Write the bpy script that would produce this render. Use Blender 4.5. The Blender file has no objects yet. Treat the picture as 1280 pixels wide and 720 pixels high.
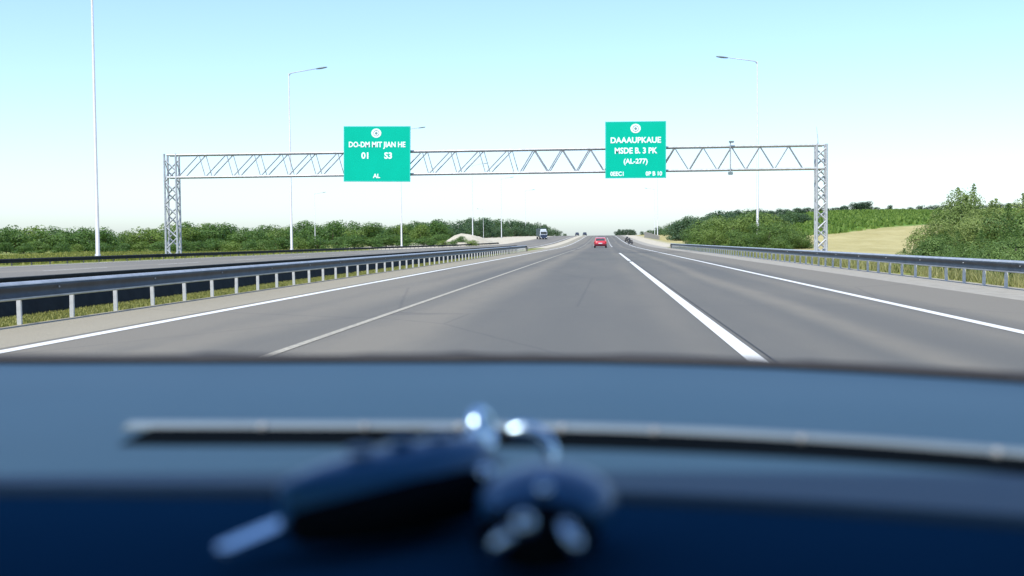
import bpy, bmesh, math, random
from mathutils import Vector, Matrix, Euler, noise
R = math.radians
rng = random.Random(7)
S = bpy.context.scene
C = S.collection
EYE = Vector((0, 0, 1.15))
FPX = 1500.0

# ------------------------------------------------------------------ camera
cd = bpy.data.cameras.new('camera'); cam = bpy.data.objects.new('camera', cd); C.objects.link(cam)
CR = Matrix.Rotation(math.atan(114/FPX), 3, 'Z') @ Matrix.Rotation(R(90)-math.atan(59/FPX), 3, 'X') @ Matrix.Rotation(R(-0.55), 3, 'Z')
cam.matrix_world = Matrix.Translation(EYE) @ CR.to_4x4()
cd.sensor_width = 36; cd.lens = 36*FPX/1280; cd.clip_start = .05; cd.clip_end = 20000
cd.dof.use_dof = True; cd.dof.focus_distance = 34
cd.dof.aperture_fstop = cd.lens*1e-3/0.0088
S.camera = cam

def ray(px, py):
    return CR @ Vector(((px-640)/FPX, (360-py)/FPX, -1))
def at_y(px, py, Y):            # point on the sight line at world distance Y ahead
    d = ray(px, py); return EYE + d*(Y/d.y)
def at_z(px, py, z):
    d = ray(px, py); return EYE + d*((z-EYE.z)/d.z)

# ------------------------------------------------------------------ terrain
def sm(t):
    t = max(0., min(1., t)); return t*t*(3-2*t)
def g(y):
    if y < 600: return 3.3*sm((y-165)/435)
    return 3.3 - 14*sm((y-600)/1500)
def gz(x, y):
    z = g(y)
    if x > 10.5:
        z += 7.6*sm((y-115)/320)*sm((x-13)/64)*(1-.9*sm((y-520)/500))
        z += .35*sm((x-12)/20)*noise.noise(Vector((x*.04, y*.03, 0)))*sm((y-60)/60)*3
        z -= .25*sm((x-9.6)/2)*(1-sm((y-90)/60))
    if x < -36:
        z += 1.0*sm((-36-x)/60)*noise.noise(Vector((x*.02, y*.02, 3)))
    # spoil heap at the far side of the oncoming road
    d = math.hypot((x+29.5)/7.5, (y-262)/26)
    if d < 1: z += 2.3*(1-sm(d))*(1+.7*noise.noise(Vector((x*.3, y*.1, 5))))
    return z
def frange(a, b, s):
    o = []
    while a < b-1e-6: o.append(a); a += s
    return o
YS = [-400, -200, -100, -60, -40, -20]+frange(-10, 130, 5)+frange(130, 340, 4)+frange(340, 760, 10)+frange(760, 1200, 40)+[1200, 1400, 1700, 2100, 2600, 3400, 4600, 6500, 9000]
XS = [-9000, -5000, -2500, -1200, -700, -450, -320]+frange(-250, -120, 12)+frange(-120, -44, 4)+frange(-44, -22, 1.5)+[-22, -16, -12, -9.9, 0, 9.6]+frange(10.5, 30, 1.5)+frange(30, 130, 4)+frange(130, 300, 15)+[300, 380, 500, 800, 1500, 3000, 5000, 9000]

# ------------------------------------------------------------------ helpers
def link(name, me, mat=None, parent=None, smooth=False):
    o = bpy.data.objects.new(name, me); C.objects.link(o)
    if mat is not None: me.materials.append(mat)
    if parent is not None: o.parent = parent
    if smooth:
        for p in me.polygons: p.use_smooth = True
    return o
def obj(name, bm, mat, parent=None, smooth=False, normals=True):
    if normals: bmesh.ops.recalc_face_normals(bm, faces=bm.faces)
    me = bpy.data.meshes.new(name); bm.to_mesh(me); bm.free()
    return link(name, me, mat, parent, smooth)
def rawmesh(name, vs, fs):
    me = bpy.data.meshes.new(name); me.from_pydata(vs, [], fs); me.update(); return me
def tag(o, label, cat, group=None):
    o['label'] = label; o['category'] = cat
    if group: o['group'] = group
    return o
def struct(o, kind='structure'):
    o['kind'] = kind; return o
def empty(name, loc=(0, 0, 0), rz=0):
    o = bpy.data.objects.new(name, None); C.objects.link(o); o.location = loc; o.rotation_euler = (0, 0, rz); o.empty_display_size = .2; return o
def copy_tree(o, parent=None):
    c = o.copy(); C.objects.link(c); c.parent = parent
    for ch in [k for k in o.children]: copy_tree(ch, c)
    return c
def box(bm, x0, x1, y0, y1, z0, z1, bev=0):
    r = bmesh.ops.create_cube(bm, size=1)
    vs = r['verts']
    for v in vs:
        v.co = Vector((x0+(v.co.x+.5)*(x1-x0), y0+(v.co.y+.5)*(y1-y0), z0+(v.co.z+.5)*(z1-z0)))
    if bev:
        es = list({e for v in vs for e in v.link_edges})
        bmesh.ops.bevel(bm, geom=es, offset=bev, segments=2, affect='EDGES')
def tube(bm, pts, rad, n=8, cap=True):
    pts = [Vector(p) for p in pts]
    if not isinstance(rad, (list, tuple)): rad = [rad]*len(pts)
    rings = []
    for i, p in enumerate(pts):
        d = (pts[min(i+1, len(pts)-1)]-pts[max(i-1, 0)]).normalized()
        up = Vector((0, 0, 1)) if abs(d.z) < .9 else Vector((1, 0, 0))
        a = d.cross(up).normalized(); b = d.cross(a).normalized()
        rings.append([bm.verts.new(p+(a*math.cos(t)+b*math.sin(t))*rad[i]) for t in [2*math.pi*k/n for k in range(n)]])
    for r0, r1 in zip(rings, rings[1:]):
        for k in range(n): bm.faces.new((r0[k], r0[(k+1) % n], r1[(k+1) % n], r1[k]))
    if cap:
        bm.faces.new(rings[0]); bm.faces.new(rings[-1][::-1])
def bar(bm, a, b, w):
    a = Vector(a); b = Vector(b); tube(bm, [a, b], w*.7, 4)
def torus(bm, c, R_, r, ax=Matrix.Identity(3), n=40, m=10, a0=0, a1=2*math.pi):
    rings = []
    full = abs(a1-a0) > 6.28
    for i in range(n if full else n+1):
        t = a0+(a1-a0)*i/n
        ring = []
        for j in range(m):
            u = 2*math.pi*j/m
            p = Vector(((R_+r*math.cos(u))*math.cos(t), (R_+r*math.cos(u))*math.sin(t), r*math.sin(u)))
            ring.append(bm.verts.new(Vector(c)+ax @ p))
        rings.append(ring)
    L = len(rings)
    for i in range(L if full else L-1):
        a, b = rings[i], rings[(i+1) % L]
        for j in range(m): bm.faces.new((a[j], a[(j+1) % m], b[(j+1) % m], b[j]))

# ------------------------------------------------------------------ materials
def newmat(name):
    m = bpy.data.materials.new(name); m.use_nodes = True
    nt = m.node_tree; b = nt.nodes['Principled BSDF']; return m, nt, b
def N(nt, t, **k):
    n = nt.nodes.new(t)
    for a, v in k.items(): setattr(n, a, v)
    return n
def mixc(nt, fac, a, b, blend='MIX'):
    n = N(nt, 'ShaderNodeMix', data_type='RGBA', blend_type=blend)
    for sock, v in ((n.inputs[0], fac), (n.inputs[6], a), (n.inputs[7], b)):
        if hasattr(v, 'is_output'): nt.links.new(v, sock)
        elif isinstance(v, (int, float)): sock.default_value = v
        else: sock.default_value = (*v, 1)
    return n.outputs[2]
def mth(nt, op, a, b=0, c=0, clamp=False):
    n = N(nt, 'ShaderNodeMath', operation=op, use_clamp=clamp)
    for s, v in zip(n.inputs, (a, b, c)):
        if hasattr(v, 'is_output'): nt.links.new(v, s)
        else: s.default_value = v
    return n.outputs[0]
def pos(nt):
    ge = N(nt, 'ShaderNodeNewGeometry'); sp = N(nt, 'ShaderNodeSeparateXYZ'); nt.links.new(ge.outputs['Position'], sp.inputs[0])
    return ge, sp
def nz(nt, vec, scale, detail=4, rough=.6, sc=None):
    n = N(nt, 'ShaderNodeTexNoise'); n.inputs['Scale'].default_value = scale; n.inputs['Detail'].default_value = detail; n.inputs['Roughness'].default_value = rough
    if sc is not None:
        mp = N(nt, 'ShaderNodeMapping'); mp.inputs['Scale'].default_value = sc; nt.links.new(vec, mp.inputs[0]); vec = mp.outputs[0]
    nt.links.new(vec, n.inputs['Vector']); return n.outputs[0]
def sstep(nt, v, a, b):
    n = N(nt, 'ShaderNodeMapRange', interpolation_type='SMOOTHSTEP'); nt.links.new(v, n.inputs[0])
    n.inputs[1].default_value = a; n.inputs[2].default_value = b; return n.outputs[0]
def setn(nt, o, sock): nt.links.new(o, sock)
def plain(name, col, rough=.6, metal=0, var=.15, vs=8, spec=.5, bump=0, coat=0):
    m, nt, b = newmat(name)
    tc = N(nt, 'ShaderNodeTexCoord')
    n = nz(nt, tc.outputs['Object'], vs, 5)
    f = sstep(nt, n, .3, .7)
    setn(nt, mixc(nt, f, [c*(1-var) for c in col], [min(1, c*(1+var)) for c in col]), b.inputs['Base Color'])
    b.inputs['Roughness'].default_value = rough; b.inputs['Metallic'].default_value = metal
    b.inputs['Specular IOR Level'].default_value = spec; b.inputs['Coat Weight'].default_value = coat
    if bump:
        bp = N(nt, 'ShaderNodeBump'); bp.inputs['Strength'].default_value = bump; bp.inputs['Distance'].default_value = .02
        setn(nt, nz(nt, tc.outputs['Object'], vs*6, 4), bp.inputs['Height']); setn(nt, bp.outputs[0], b.inputs['Normal'])
    return m
def paint(name, col, wear):
    m, nt, b = newmat(name); ge, sp = pos(nt); P = ge.outputs['Position']
    a = mth(nt, 'MULTIPLY', sstep(nt, nz(nt, P, 14, 6, .75), .62-wear, .80-wear), 1, clamp=True)
    t = mth(nt, 'MULTIPLY', sstep(nt, nz(nt, P, .8, 4, .6, (1, .25, 1)), .4, .75), .35)
    c = mixc(nt, t, col, [q*.6 for q in col]); c = mixc(nt, mth(nt, 'MULTIPLY', a, .8), c, (.15, .145, .13))
    setn(nt, c, b.inputs['Base Color']); b.inputs['Roughness'].default_value = .75; b.inputs['Specular IOR Level'].default_value = .3; return m
def asphalt(name, base, warm, stripes=None, amount=.5):
    """stripes: list of (x, halfwidth, weight) of worn, dusty wheel tracks"""
    m, nt, b = newmat(name)
    ge, sp = pos(nt); P = ge.outputs['Position']
    big = nz(nt, P, .25, 5, .6, (1, .12, 1)); fine = nz(nt, P, 60, 3, .7); mid = nz(nt, P, 3.0, 6, .7, (1, .25, 1))
    wob = mth(nt, 'MULTIPLY', mth(nt, 'SUBTRACT', nz(nt, P, .6, 3, .5, (.3, .05, 1)), .5), 1.4)
    x = mth(nt, 'ADD', sp.outputs[0], wob)
    acc = mth(nt, 'MULTIPLY', sstep(nt, big, .35, .7), .45)
    for (cx, hw, w) in (stripes or []):
        d = mth(nt, 'ABSOLUTE', mth(nt, 'SUBTRACT', x, cx))
        acc = mth(nt, 'ADD', acc, mth(nt, 'MULTIPLY', mth(nt, 'SUBTRACT', 1, sstep(nt, d, 0, hw)), w))
    acc = mth(nt, 'MULTIPLY', acc, mth(nt, 'ADD', .55, mth(nt, 'MULTIPLY', mid, .9)), clamp=True)
    col = mixc(nt, mth(nt, 'MULTIPLY', acc, amount, clamp=True), base, warm)
    col = mixc(nt, sstep(nt, fine, .35, .75), mixc(nt, 1, col, (.78, .78, .78), 'MULTIPLY'), mixc(nt, 1, col, (1.22, 1.22, 1.2), 'MULTIPLY'))
    # sealed cracks across the slab, patches
    vo = N(nt, 'ShaderNodeTexVoronoi', feature='DISTANCE_TO_EDGE'); vo.inputs['Scale'].default_value = .16
    mp = N(nt, 'ShaderNodeMapping'); mp.inputs['Scale'].default_value = (1, .55, 1); nt.links.new(P, mp.inputs[0]); nt.links.new(mixc(nt, .06, mp.outputs[0], nz(nt, P, 1.5, 5)), vo.inputs['Vector'])
    ck = mth(nt, 'MULTIPLY', mth(nt, 'SUBTRACT', 1, sstep(nt, vo.outputs['Distance'], .0, .006)), .25)
    col = mixc(nt, ck, col, (.04, .04, .045))
    setn(nt, col, b.inputs['Base Color']); b.inputs['Roughness'].default_value = .85; b.inputs['Specular IOR Level'].default_value = .25
    bp = N(nt, 'ShaderNodeBump'); bp.inputs['Strength'].default_value = .35; bp.inputs['Distance'].default_value = .006
    setn(nt, fine, bp.inputs['Height']); setn(nt, bp.outputs[0], b.inputs['Normal'])
    return m
def leafmat(name, c1, c2, c3, trans=.35):
    m, nt, b = newmat(name)
    ge = N(nt, 'ShaderNodeNewGeometry'); tc = N(nt, 'ShaderNodeTexCoord')
    oi = N(nt, 'ShaderNodeObjectInfo')
    n = nz(nt, ge.outputs['Position'], .9, 3)
    f = mth(nt, 'ADD', mth(nt, 'MULTIPLY', ge.outputs['Random Per Island'], .6), mth(nt, 'MULTIPLY', sstep(nt, n, .35, .65), .4))
    col = mixc(nt, f, c1, c2)
    col = mixc(nt, mth(nt, 'MULTIPLY', sstep(nt, oi.outputs['Random'], .45, 1.), .75), col, c3)
    setn(nt, col, b.inputs['Base Color']); b.inputs['Roughness'].default_value = .55; b.inputs['Specular IOR Level'].default_value = .3
    tr = N(nt, 'ShaderNodeBsdfTranslucent'); setn(nt, mixc(nt, .5, col, (.12, .2, .02)), tr.inputs[0])
    mx = N(nt, 'ShaderNodeMixShader'); mx.inputs[0].default_value = trans
    out = nt.nodes['Material Output']
    nt.links.new(b.outputs[0], mx.inputs[1]); nt.links.new(tr.outputs[0], mx.inputs[2]); nt.links.new(mx.outputs[0], out.inputs[0])
    return m

M = {}
M['galv'] = plain('galvanised_steel', (.42, .44, .46), .42, .75, .12, 3)
M['rail'] = plain('rail_steel_shaded', (.035, .042, .05), .55, .2, .25, 2, .35)  # beam face kept near black, its shade put into the colour
M['lit_edge'] = plain('zinc_lit_edge', (.37, .39, .40), .45, .35, .15, 3)  # paler steel colour for the edges that catch the light
M['post'] = plain('post_steel', (.52, .52, .50), .55, .2, .12, 6)
M['truss'] = plain('truss_steel', (.38, .39, .39), .5, .4, .2, 4)
M['leglat'] = plain('leg_steel', (.42, .43, .43), .5, .3, .15, 4)
M['pole'] = plain('pole_steel', (.44, .45, .44), .5, .2, .06, 2)
M['darkhead'] = plain('lamp_head', (.16, .2, .2), .5, .1)
M['teal'] = plain('sign_green', (.0, .43, .275), .6, 0, .03, .5, .08)
M['white'] = plain('white_sheeting', (.82, .85, .84), .5, 0, .03)
M['signback'] = plain('sign_back', (.4, .41, .42), .5, .5)
M['dark'] = plain('dark_barrier', (.014, .017, .018), .8, 0, .3, 3, .2, .3)
M['capc'] = plain('concrete', (.28, .26, .21), .85, 0, .12, 3, .3, .3)
M['paint'] = paint('road_paint', (.60, .60, .55), .06)
M['paint_y'] = paint('worn_road_paint', (.36, .33, .25), .16)
M['bark'] = plain('bark', (.09, .07, .05), .9, 0, .3, 12, .2, .5)
M['darkpost'] = plain('dark_post', (.06, .065, .07), .7)
M['black'] = plain('black_rubber', (.012, .012, .013), .7)
M['red'] = plain('red_paint', (.52, .022, .04), .25, 0, .03, 3, .5, 0, .8)
M['redd'] = plain('dark_red_plastic', (.10, .008, .014), .5)
M['cglass'] = plain('tinted_glass', (.03, .04, .045), .08, 0, .05)
M['lens'] = plain('tail_lens', (.45, .01, .01), .2)
M['plate'] = plain('number_plate', (.7, .7, .68), .5)
M['chromecar'] = plain('rim_alloy', (.6, .6, .6), .3, .9)
M['cabw'] = plain('cab_white', (.6, .64, .66), .35, 0, .03)
M['tarp'] = plain('tarpaulin', (.035, .06, .055), .6)
M['navyc'] = plain('cab_blue', (.02, .035, .07), .5)
M['carblk'] = plain('dark_car_paint', (.03, .035, .045), .3, 0, .05)
M['leaf_left'] = leafmat('leaf_roadside', (.032, .08, .02), (.13, .23, .045), (.17, .24, .04))
M['leaf_far'] = leafmat('leaf_far', (.04, .08, .045), (.09, .15, .065), (.10, .17, .055))
M['leaf_mid'] = leafmat('leaf_mid', (.05, .105, .025), (.15, .24, .05), (.19, .26, .055))
M['leaf_near'] = leafmat('leaf_near', (.05, .11, .026), (.17, .26, .06), (.23, .28, .075))
M['leaf_hill'] = leafmat('leaf_hill', (.022, .05, .028), (.05, .095, .045), (.04, .07, .035))
M['vine'] = leafmat('leaf_vine', (.10, .18, .03), (.21, .30, .05), (.15, .24, .04))
M['grass_m'] = leafmat('grass_median', (.16, .18, .045), (.36, .34, .10), (.3, .3, .1), .3)
M['grass_r'] = leafmat('grass_dry', (.18, .2, .06), (.42, .38, .16), (.3, .3, .1), .3)
M['flower'] = leafmat('grass_flowers', (.09, .13, .03), (.34, .32, .05), (.2, .2, .05), .3)

M['road'] = asphalt('asphalt_main', (.110, .108, .094), (.192, .174, .135),
    [(-5.9, 1.1, 1.2), (-4.6, .9, .8), (-2.6, .9, .75), (1.0, .5, .25), (2.3, .5, .15), (3.1, .45, .7), (4.5, .5, .45), (6.6, 1.7, 1.6)], .85)
M['oroad'] = asphalt('asphalt_oncoming', (.16, .15, .125), (.24, .215, .165), [(-14, 1, .5), (-20, 1, .5), (-26, 1, .5)], .8)
M['shoulder'] = asphalt('gravel_shoulder', (.26, .235, .17), (.33, .295, .215), None, .9)

def groundmat():
    m, nt, b = newmat('land')
    ge, sp = pos(nt); P = ge.outputs['Position']; X, Y = sp.outputs[0], sp.outputs[1]
    n1 = nz(nt, P, .05, 5); n2 = nz(nt, P, .6, 6, .7); n3 = nz(nt, P, 6, 5, .7)
    grass = mixc(nt, sstep(nt, n2, .35, .65), (.10, .14, .03), (.26, .26, .08))
    tan = mixc(nt, sstep(nt, n2, .3, .7), (.38, .34, .25), (.50, .46, .36))
    straw = mixc(nt, sstep(nt, nz(nt, P, .25, 6, .7, (1, .2, 1)), .3, .7), (.31, .27, .11), (.41, .36, .17))
    vin = mixc(nt, sstep(nt, n2, .3, .7), (.07, .14, .025), (.12, .22, .04))
    wx = mth(nt, 'ADD', X, mth(nt, 'MULTIPLY', mth(nt, 'SUBTRACT', n1, .5), 12))
    wy = mth(nt, 'ADD', Y, mth(nt, 'MULTIPLY', mth(nt, 'SUBTRACT', n1, .5), 26))
    # right: straw field, then the vineyard up the hill
    fld = mth(nt, 'MULTIPLY', sstep(nt, wx, 12, 17), sstep(nt, wy, 70, 100))
    col = mixc(nt, fld, grass, straw)
    edge = mth(nt, 'ADD', wy, mth(nt, 'MULTIPLY', X, -.35))
    vm = mth(nt, 'MULTIPLY', sstep(nt, edge, 236, 242), sstep(nt, X, 26, 34))
    col = mixc(nt, vm, col, vin)
    # bare pale soil either side of the road further on
    l = mth(nt, 'MULTIPLY', mth(nt, 'MULTIPLY', sstep(nt, wx, -50, -46), sstep(nt, wy, 175, 190)), mth(nt, 'SUBTRACT', 1, sstep(nt, X, 12, 16)))
    col = mixc(nt, l, col, tan)
    col = mixc(nt, sstep(nt, n3, .3, .75), mixc(nt, 1, col, (.85, .85, .85), 'MULTIPLY'), mixc(nt, 1, col, (1.15, 1.15, 1.15), 'MULTIPLY'))
    setn(nt, col, b.inputs['Base Color']); b.inputs['Roughness'].default_value = .95; b.inputs['Specular IOR Level'].default_value = .1
    bp = N(nt, 'ShaderNodeBump'); bp.inputs['Strength'].default_value = .6; bp.inputs['Distance'].default_value = .1
    setn(nt, n3, bp.inputs['Height']); setn(nt, bp.outputs[0], b.inputs['Normal'])
    return m

# ------------------------------------------------------------------ ground + roads
vs = [(x, y, gz(x, y)-.03) for y in YS for x in XS]
nx = len(XS)
fs = [(j*nx+i, j*nx+i+1, (j+1)*nx+i+1, (j+1)*nx+i) for j in range(len(YS)-1) for i in range(nx-1)]
struct(link('ground', rawmesh('ground', vs, fs), groundmat(), smooth=True))

def strip(name, xl, xr, y0, y1, dz, mat, kind=True, xf=None):
    """a sheet between x=xl(y) and x=xr(y) following the road profile"""
    ys = [y0]+[y for y in YS if y0 < y < y1]+[y1]
    L = xl if callable(xl) else (lambda y: xl); Rr = xr if callable(xr) else (lambda y: xr)
    v, f = [], []
    def zz(y):   # linear interpolation of the shared rows, so sheets stay parallel
        for a, b in zip(YS, YS[1:]):
            if a <= y <= b: t = (y-a)/(b-a); return g(a)*(1-t)+g(b)*t
        return g(y)
    for y in ys: v += [(L(y), y, zz(y)+dz), (Rr(y), y, zz(y)+dz)]
    f = [(2*i, 2*i+1, 2*i+3, 2*i+2) for i in range(len(ys)-1)]
    o = link(name, rawmesh(name, v, f), mat)
    return struct(o)
strip('road', -6.75, 7.45, -60, 1700, 0, M['road'])
strip('shoulder', -8.5, -6.75, -60, 1700, -.006, M['shoulder'])
strip('shoulder', 7.45, 9.25, -60, 1700, -.006, M['capc'])
def far_edge(y): return -33 + 11.5*sm((y-165)/110)
strip('oncoming_road', far_edge, lambda y: -10.6 + 0*y, -60, 1700, -.002, M['oroad'])
def mark(xc, w, y0, y1, mat):
    strip('road_marking', xc-w/2, xc+w/2, y0, y1, .005, mat)
def mark2(c0, c1, w, y0, y1, mat):
    strip('road_marking', lambda y: c0+(c1-c0)*min(1, (y-y0)/60)-w/2, lambda y: c0+(c1-c0)*min(1, (y-y0)/60)+w/2, y0, y1, .005, mat)
mark(-6.5, .20, -60, 700, M['paint'])
mark(-3.42, .11, -60, 150, M['paint_y'])
mark(-3.42, .11, 158, 500, M['paint_y'])
mark(1.44, .175, -20, 63, M['paint']); mark(1.44, .175, 65.5, 104, M['paint'])
for k in range(9): mark(1.44, .2, 190+k*24, 202+k*24, M['paint'])
mark(4.98, .17, -60, 700, M['paint'])
mark(-32, .2, -60, 160, M['paint']); mark(-11.6, .2, -60, 500, M['paint'])
for k in range(14): mark(-18.5, .15, 10+k*14, 17+k*14, M['paint']); mark(-25, .15, 10+k*14, 17+k*14, M['paint'])

M['seam'] = plain('bitumen_seam', (.045, .044, .042), .7, 0, .3, 5, .3)
mark(1.60, .02, -40, 260, M['seam'])
# ------------------------------------------------------------------ guardrails
W = [(0, .31), (.02, .312), (.045, .30), (.088, .245), (.094, .225), (.09, .20), (.07, .165), (.06, .13), (.066, .095), (.078, .06), (.09, .03), (.088, .012), (.06, 0), (0, 0)]
def rail_mesh(path, side, top, h=.25, cap=0):
    """W-beam of real thickness; side = +1 when its face looks to +X"""
    th = .012
    prof = [(u*side, top-h+v*h/.31) for u, v in W]
    ring = prof + [(u-th*side, v) for u, v in reversed(prof)]
    ring[len(prof)-0] = ring[len(prof)]
    v, f = [], []
    for (x, y) in path:
        z0 = gz(x, y) if abs(x) < 10.4 else g(y)
        v += [(x+u, y, z0+z) for u, z in ring]
    n = len(ring)
    for i in range(len(path)-1):
        for k in range(n):
            f.append((i*n+k, i*n+(k+1) % n, (i+1)*n+(k+1) % n, (i+1)*n+k))
    f.append(tuple(range(n))); f.append(tuple(range((len(path)-1)*n, len(path)*n))[::-1])
    return rawmesh('rail_beam', v, f)
def guardrail(xf, y0, y1, side, top, spacing, label, postmat, y_taper=None, bm_mat='rail'):
    root = empty('guardrail', (xf(y0), y0, 0))
    inv = Matrix.Translation(-root.location)
    path = [(xf(y), y) for y in [y0]+[y for y in YS if y0 < y < y1]+[y1]]
    me = rail_mesh(path, side, top); me.transform(inv)
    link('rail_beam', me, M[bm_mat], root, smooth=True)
    if bm_mat == 'rail':  # pale strips painted as the lit top and bottom edges of the beam
        for nm, ring in (('lit_top_edge', [(.0, top+.004), (.05, top-.004), (.088, top-.034), (.089, top-.046), (.082, top-.038), (.045, top-.010), (.0, top-.002)]), ('lit_bottom_edge', [(.06, top-.262), (.097, top-.245), (.098, top-.225), (.092, top-.235), (.06, top-.252)])):
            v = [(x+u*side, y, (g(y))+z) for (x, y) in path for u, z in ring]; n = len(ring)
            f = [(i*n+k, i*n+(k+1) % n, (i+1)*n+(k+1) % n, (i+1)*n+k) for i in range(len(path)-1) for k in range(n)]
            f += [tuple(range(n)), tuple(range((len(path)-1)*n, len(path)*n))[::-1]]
            mf = rawmesh(nm, v, f); mf.transform(inv); link(nm, mf, M['lit_edge'], root)
    bm = bmesh.new(); box(bm, -.035, .035, -.02, .02, 0, top-.06, .004)
    pm = bpy.data.meshes.new('post'); bm.to_mesh(pm); bm.free(); pm.materials.append(postmat)
    bs = bmesh.new(); box(bs, -.055, .055, -.045, .045, top-.24, top-.08, .008)
    y = y0+.8; k = 0
    while y < y1 and k < 100:
        p = bpy.data.objects.new('post', pm); C.objects.link(p); p.parent = root
        p.location = Vector((xf(y)-side*.075, y, (g(y)-.02)))-root.location
        p.rotation_euler = (rng.uniform(-.012, .012), rng.uniform(-.02, .02), 0)
        y += spacing; k += 1
    bs.free()
    # lapped joints with bolts every four metres, one mesh per splice run stays in the beam's look
    bj = bmesh.new(); tube(bj, [(0, 0, 0), (side*.02, 0, 0)], .014, 6); bme = bpy.data.meshes.new('bolt'); bj.to_mesh(bme); bj.free(); bme.materials.append(M['galv'])
    yy = y0+2
    while yy < min(y1, 60) and side*y0 != 30:
        b = bpy.data.objects.new('bolt', bme); C.objects.link(b); b.parent = root; b.location = Vector((xf(yy)+side*.085, yy, g(yy)+top-.11))-root.location
        yy += 4
    # terminal
    bt = bmesh.new(); x1 = xf(y1)
    box(bt, x1-.14, x1+.14, y1-.02, y1+.5, g(y1)-.02, g(y1)+top-.1, .04); bt.transform(inv); obj('end_terminal', bt, M['capc'], root)
    tag(root, label, 'guardrail'); return root
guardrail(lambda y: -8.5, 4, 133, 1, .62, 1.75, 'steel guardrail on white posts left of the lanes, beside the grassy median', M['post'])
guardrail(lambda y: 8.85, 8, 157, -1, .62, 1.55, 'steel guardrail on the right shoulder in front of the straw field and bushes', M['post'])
guardrail(lambda y: far_edge(y)-.9, 30, 262, 1, .40, 2.4, 'distant dark guardrail along the far edge of the oncoming carriageway', M['darkpost'], bm_mat='dark')
# dark median barrier
root = empty('median_barrier', (-9.9, 4, 0)); inv = Matrix.Translation(-root.location)
ys = [4]+[y for y in YS if 4 < y < 136]+[136]
prof = [(-.22, 0), (.22, 0), (.2, .08), (.1, .3), (.08, .62), (-.08, .62), (-.1, .3), (-.2, .08)]
v = [(-9.8+u, y, g(y)-.04+z) for y in ys for u, z in prof]; n = 8
f = [(i*n+k, i*n+(k+1) % n, (i+1)*n+(k+1) % n, (i+1)*n+k) for i in range(len(ys)-1) for k in range(n)]
f += [tuple(range(n)), tuple(range((len(ys)-1)*n, len(ys)*n))[::-1]]
me = rawmesh('barrier_wall', v, f); me.transform(inv); link('barrier_wall', me, M['dark'], root)
v = [(-9.8+u, y, g(y)-.04+z) for y in ys for u, z in [(-.1, .622), (.1, .622), (.1, .66), (-.1, .66)]]; n = 4
f = [(i*n+k, i*n+(k+1) % n, (i+1)*n+(k+1) % n, (i+1)*n+k) for i in range(len(ys)-1) for k in range(n)]
f += [tuple(range(n)), tuple(range((len(ys)-1)*n, len(ys)*n))[::-1]]
me = rawmesh('coping', v, f); me.transform(inv); link('coping', me, M['dark'], root)
tag(root, 'low black barrier wall behind the left guardrail, between the two carriageways', 'barrier')

# ------------------------------------------------------------------ lamps
def lamp_proto():
    H = 21.0
    r = empty('street_lamp')
    bm = bmesh.new(); tube(bm, [(0, 0, -.1), (0, 0, .5), (0, 0, .52), (0, 0, H)], [.2, .2, .15, .07], 12); obj('pole', bm, M['pole'], r, True)
    bm = bmesh.new(); tube(bm, [(0, 0, H-.25), (.25, 0, H+.02), (1, 0, H+.15), (3.4, 0, H+.5)], [.07, .06, .05, .04], 8); obj('arm', bm, M['pole'], r, True)
    bm = bmesh.new()
    bmesh.ops.create_uvsphere(bm, u_segments=14, v_segments=8, radius=1, matrix=Matrix.Translation((3.9, 0, H+.55)) @ Matrix.Rotation(R(-8), 4, 'Y') @ Matrix.Diagonal((.72, .2, .11, 1)))
    obj('lamp_head', bm, M['darkhead'], r, True)
    bm = bmesh.new(); box(bm, -.2, .2, -.2, .2, -.05, .1, .01); obj('base_plate', bm, M['capc'], r)
    return r
lp = lamp_proto()
GL = 'tall street lamps along the motorway'
first = True
def lamp(px, Y, X=None, rz=0, label='', s=1.):
    global first
    o = lp if first else copy_tree(lp); first = False
    x = at_y(px, 305, Y).x if X is None else X
    o.location = (x, Y, gz(x, Y)-.02); o.rotation_euler = (0, 0, rz); o.scale = (s, s, s)
    tag(o, label, 'street lamp', GL); return o
lamp(122, 84, label='closest tall lamp pole at far left, running out of the top of the picture')
lamp(364.5, 139, label='tall lamp left of the left sign, its arm reaching over the oncoming road')
lamp(502, 214, rz=R(12), label='lamp whose pole rises directly below the left green sign')
lamp(591, 331, label='lamp pole standing on the pale soil heap left of the oncoming road')
lamp(627, 425, label='lamp pole right of the soil heap, against the dark wood')
lamp(657, 556, label='most distant lamp pole on the left, above the end of the left guardrail')
lamp(604.5, 400, rz=R(180), s=.47, label='short lamp post between two taller ones against the dark wood')
lamp(394, 232, s=.5, label='short slender lamp post in front of the roadside trees, left of the left sign')
lamp(947, 137, rz=R(180), label='tall lamp right of the right sign, its arm reaching left over the lanes')
lamp(822, 370, rz=R(180), label='nearer of the two small lamp poles at the right bend, over the pale bank')
lamp(818.5, 440, rz=R(180), s=.8, label='farther of the two small lamp poles at the right bend')

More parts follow.
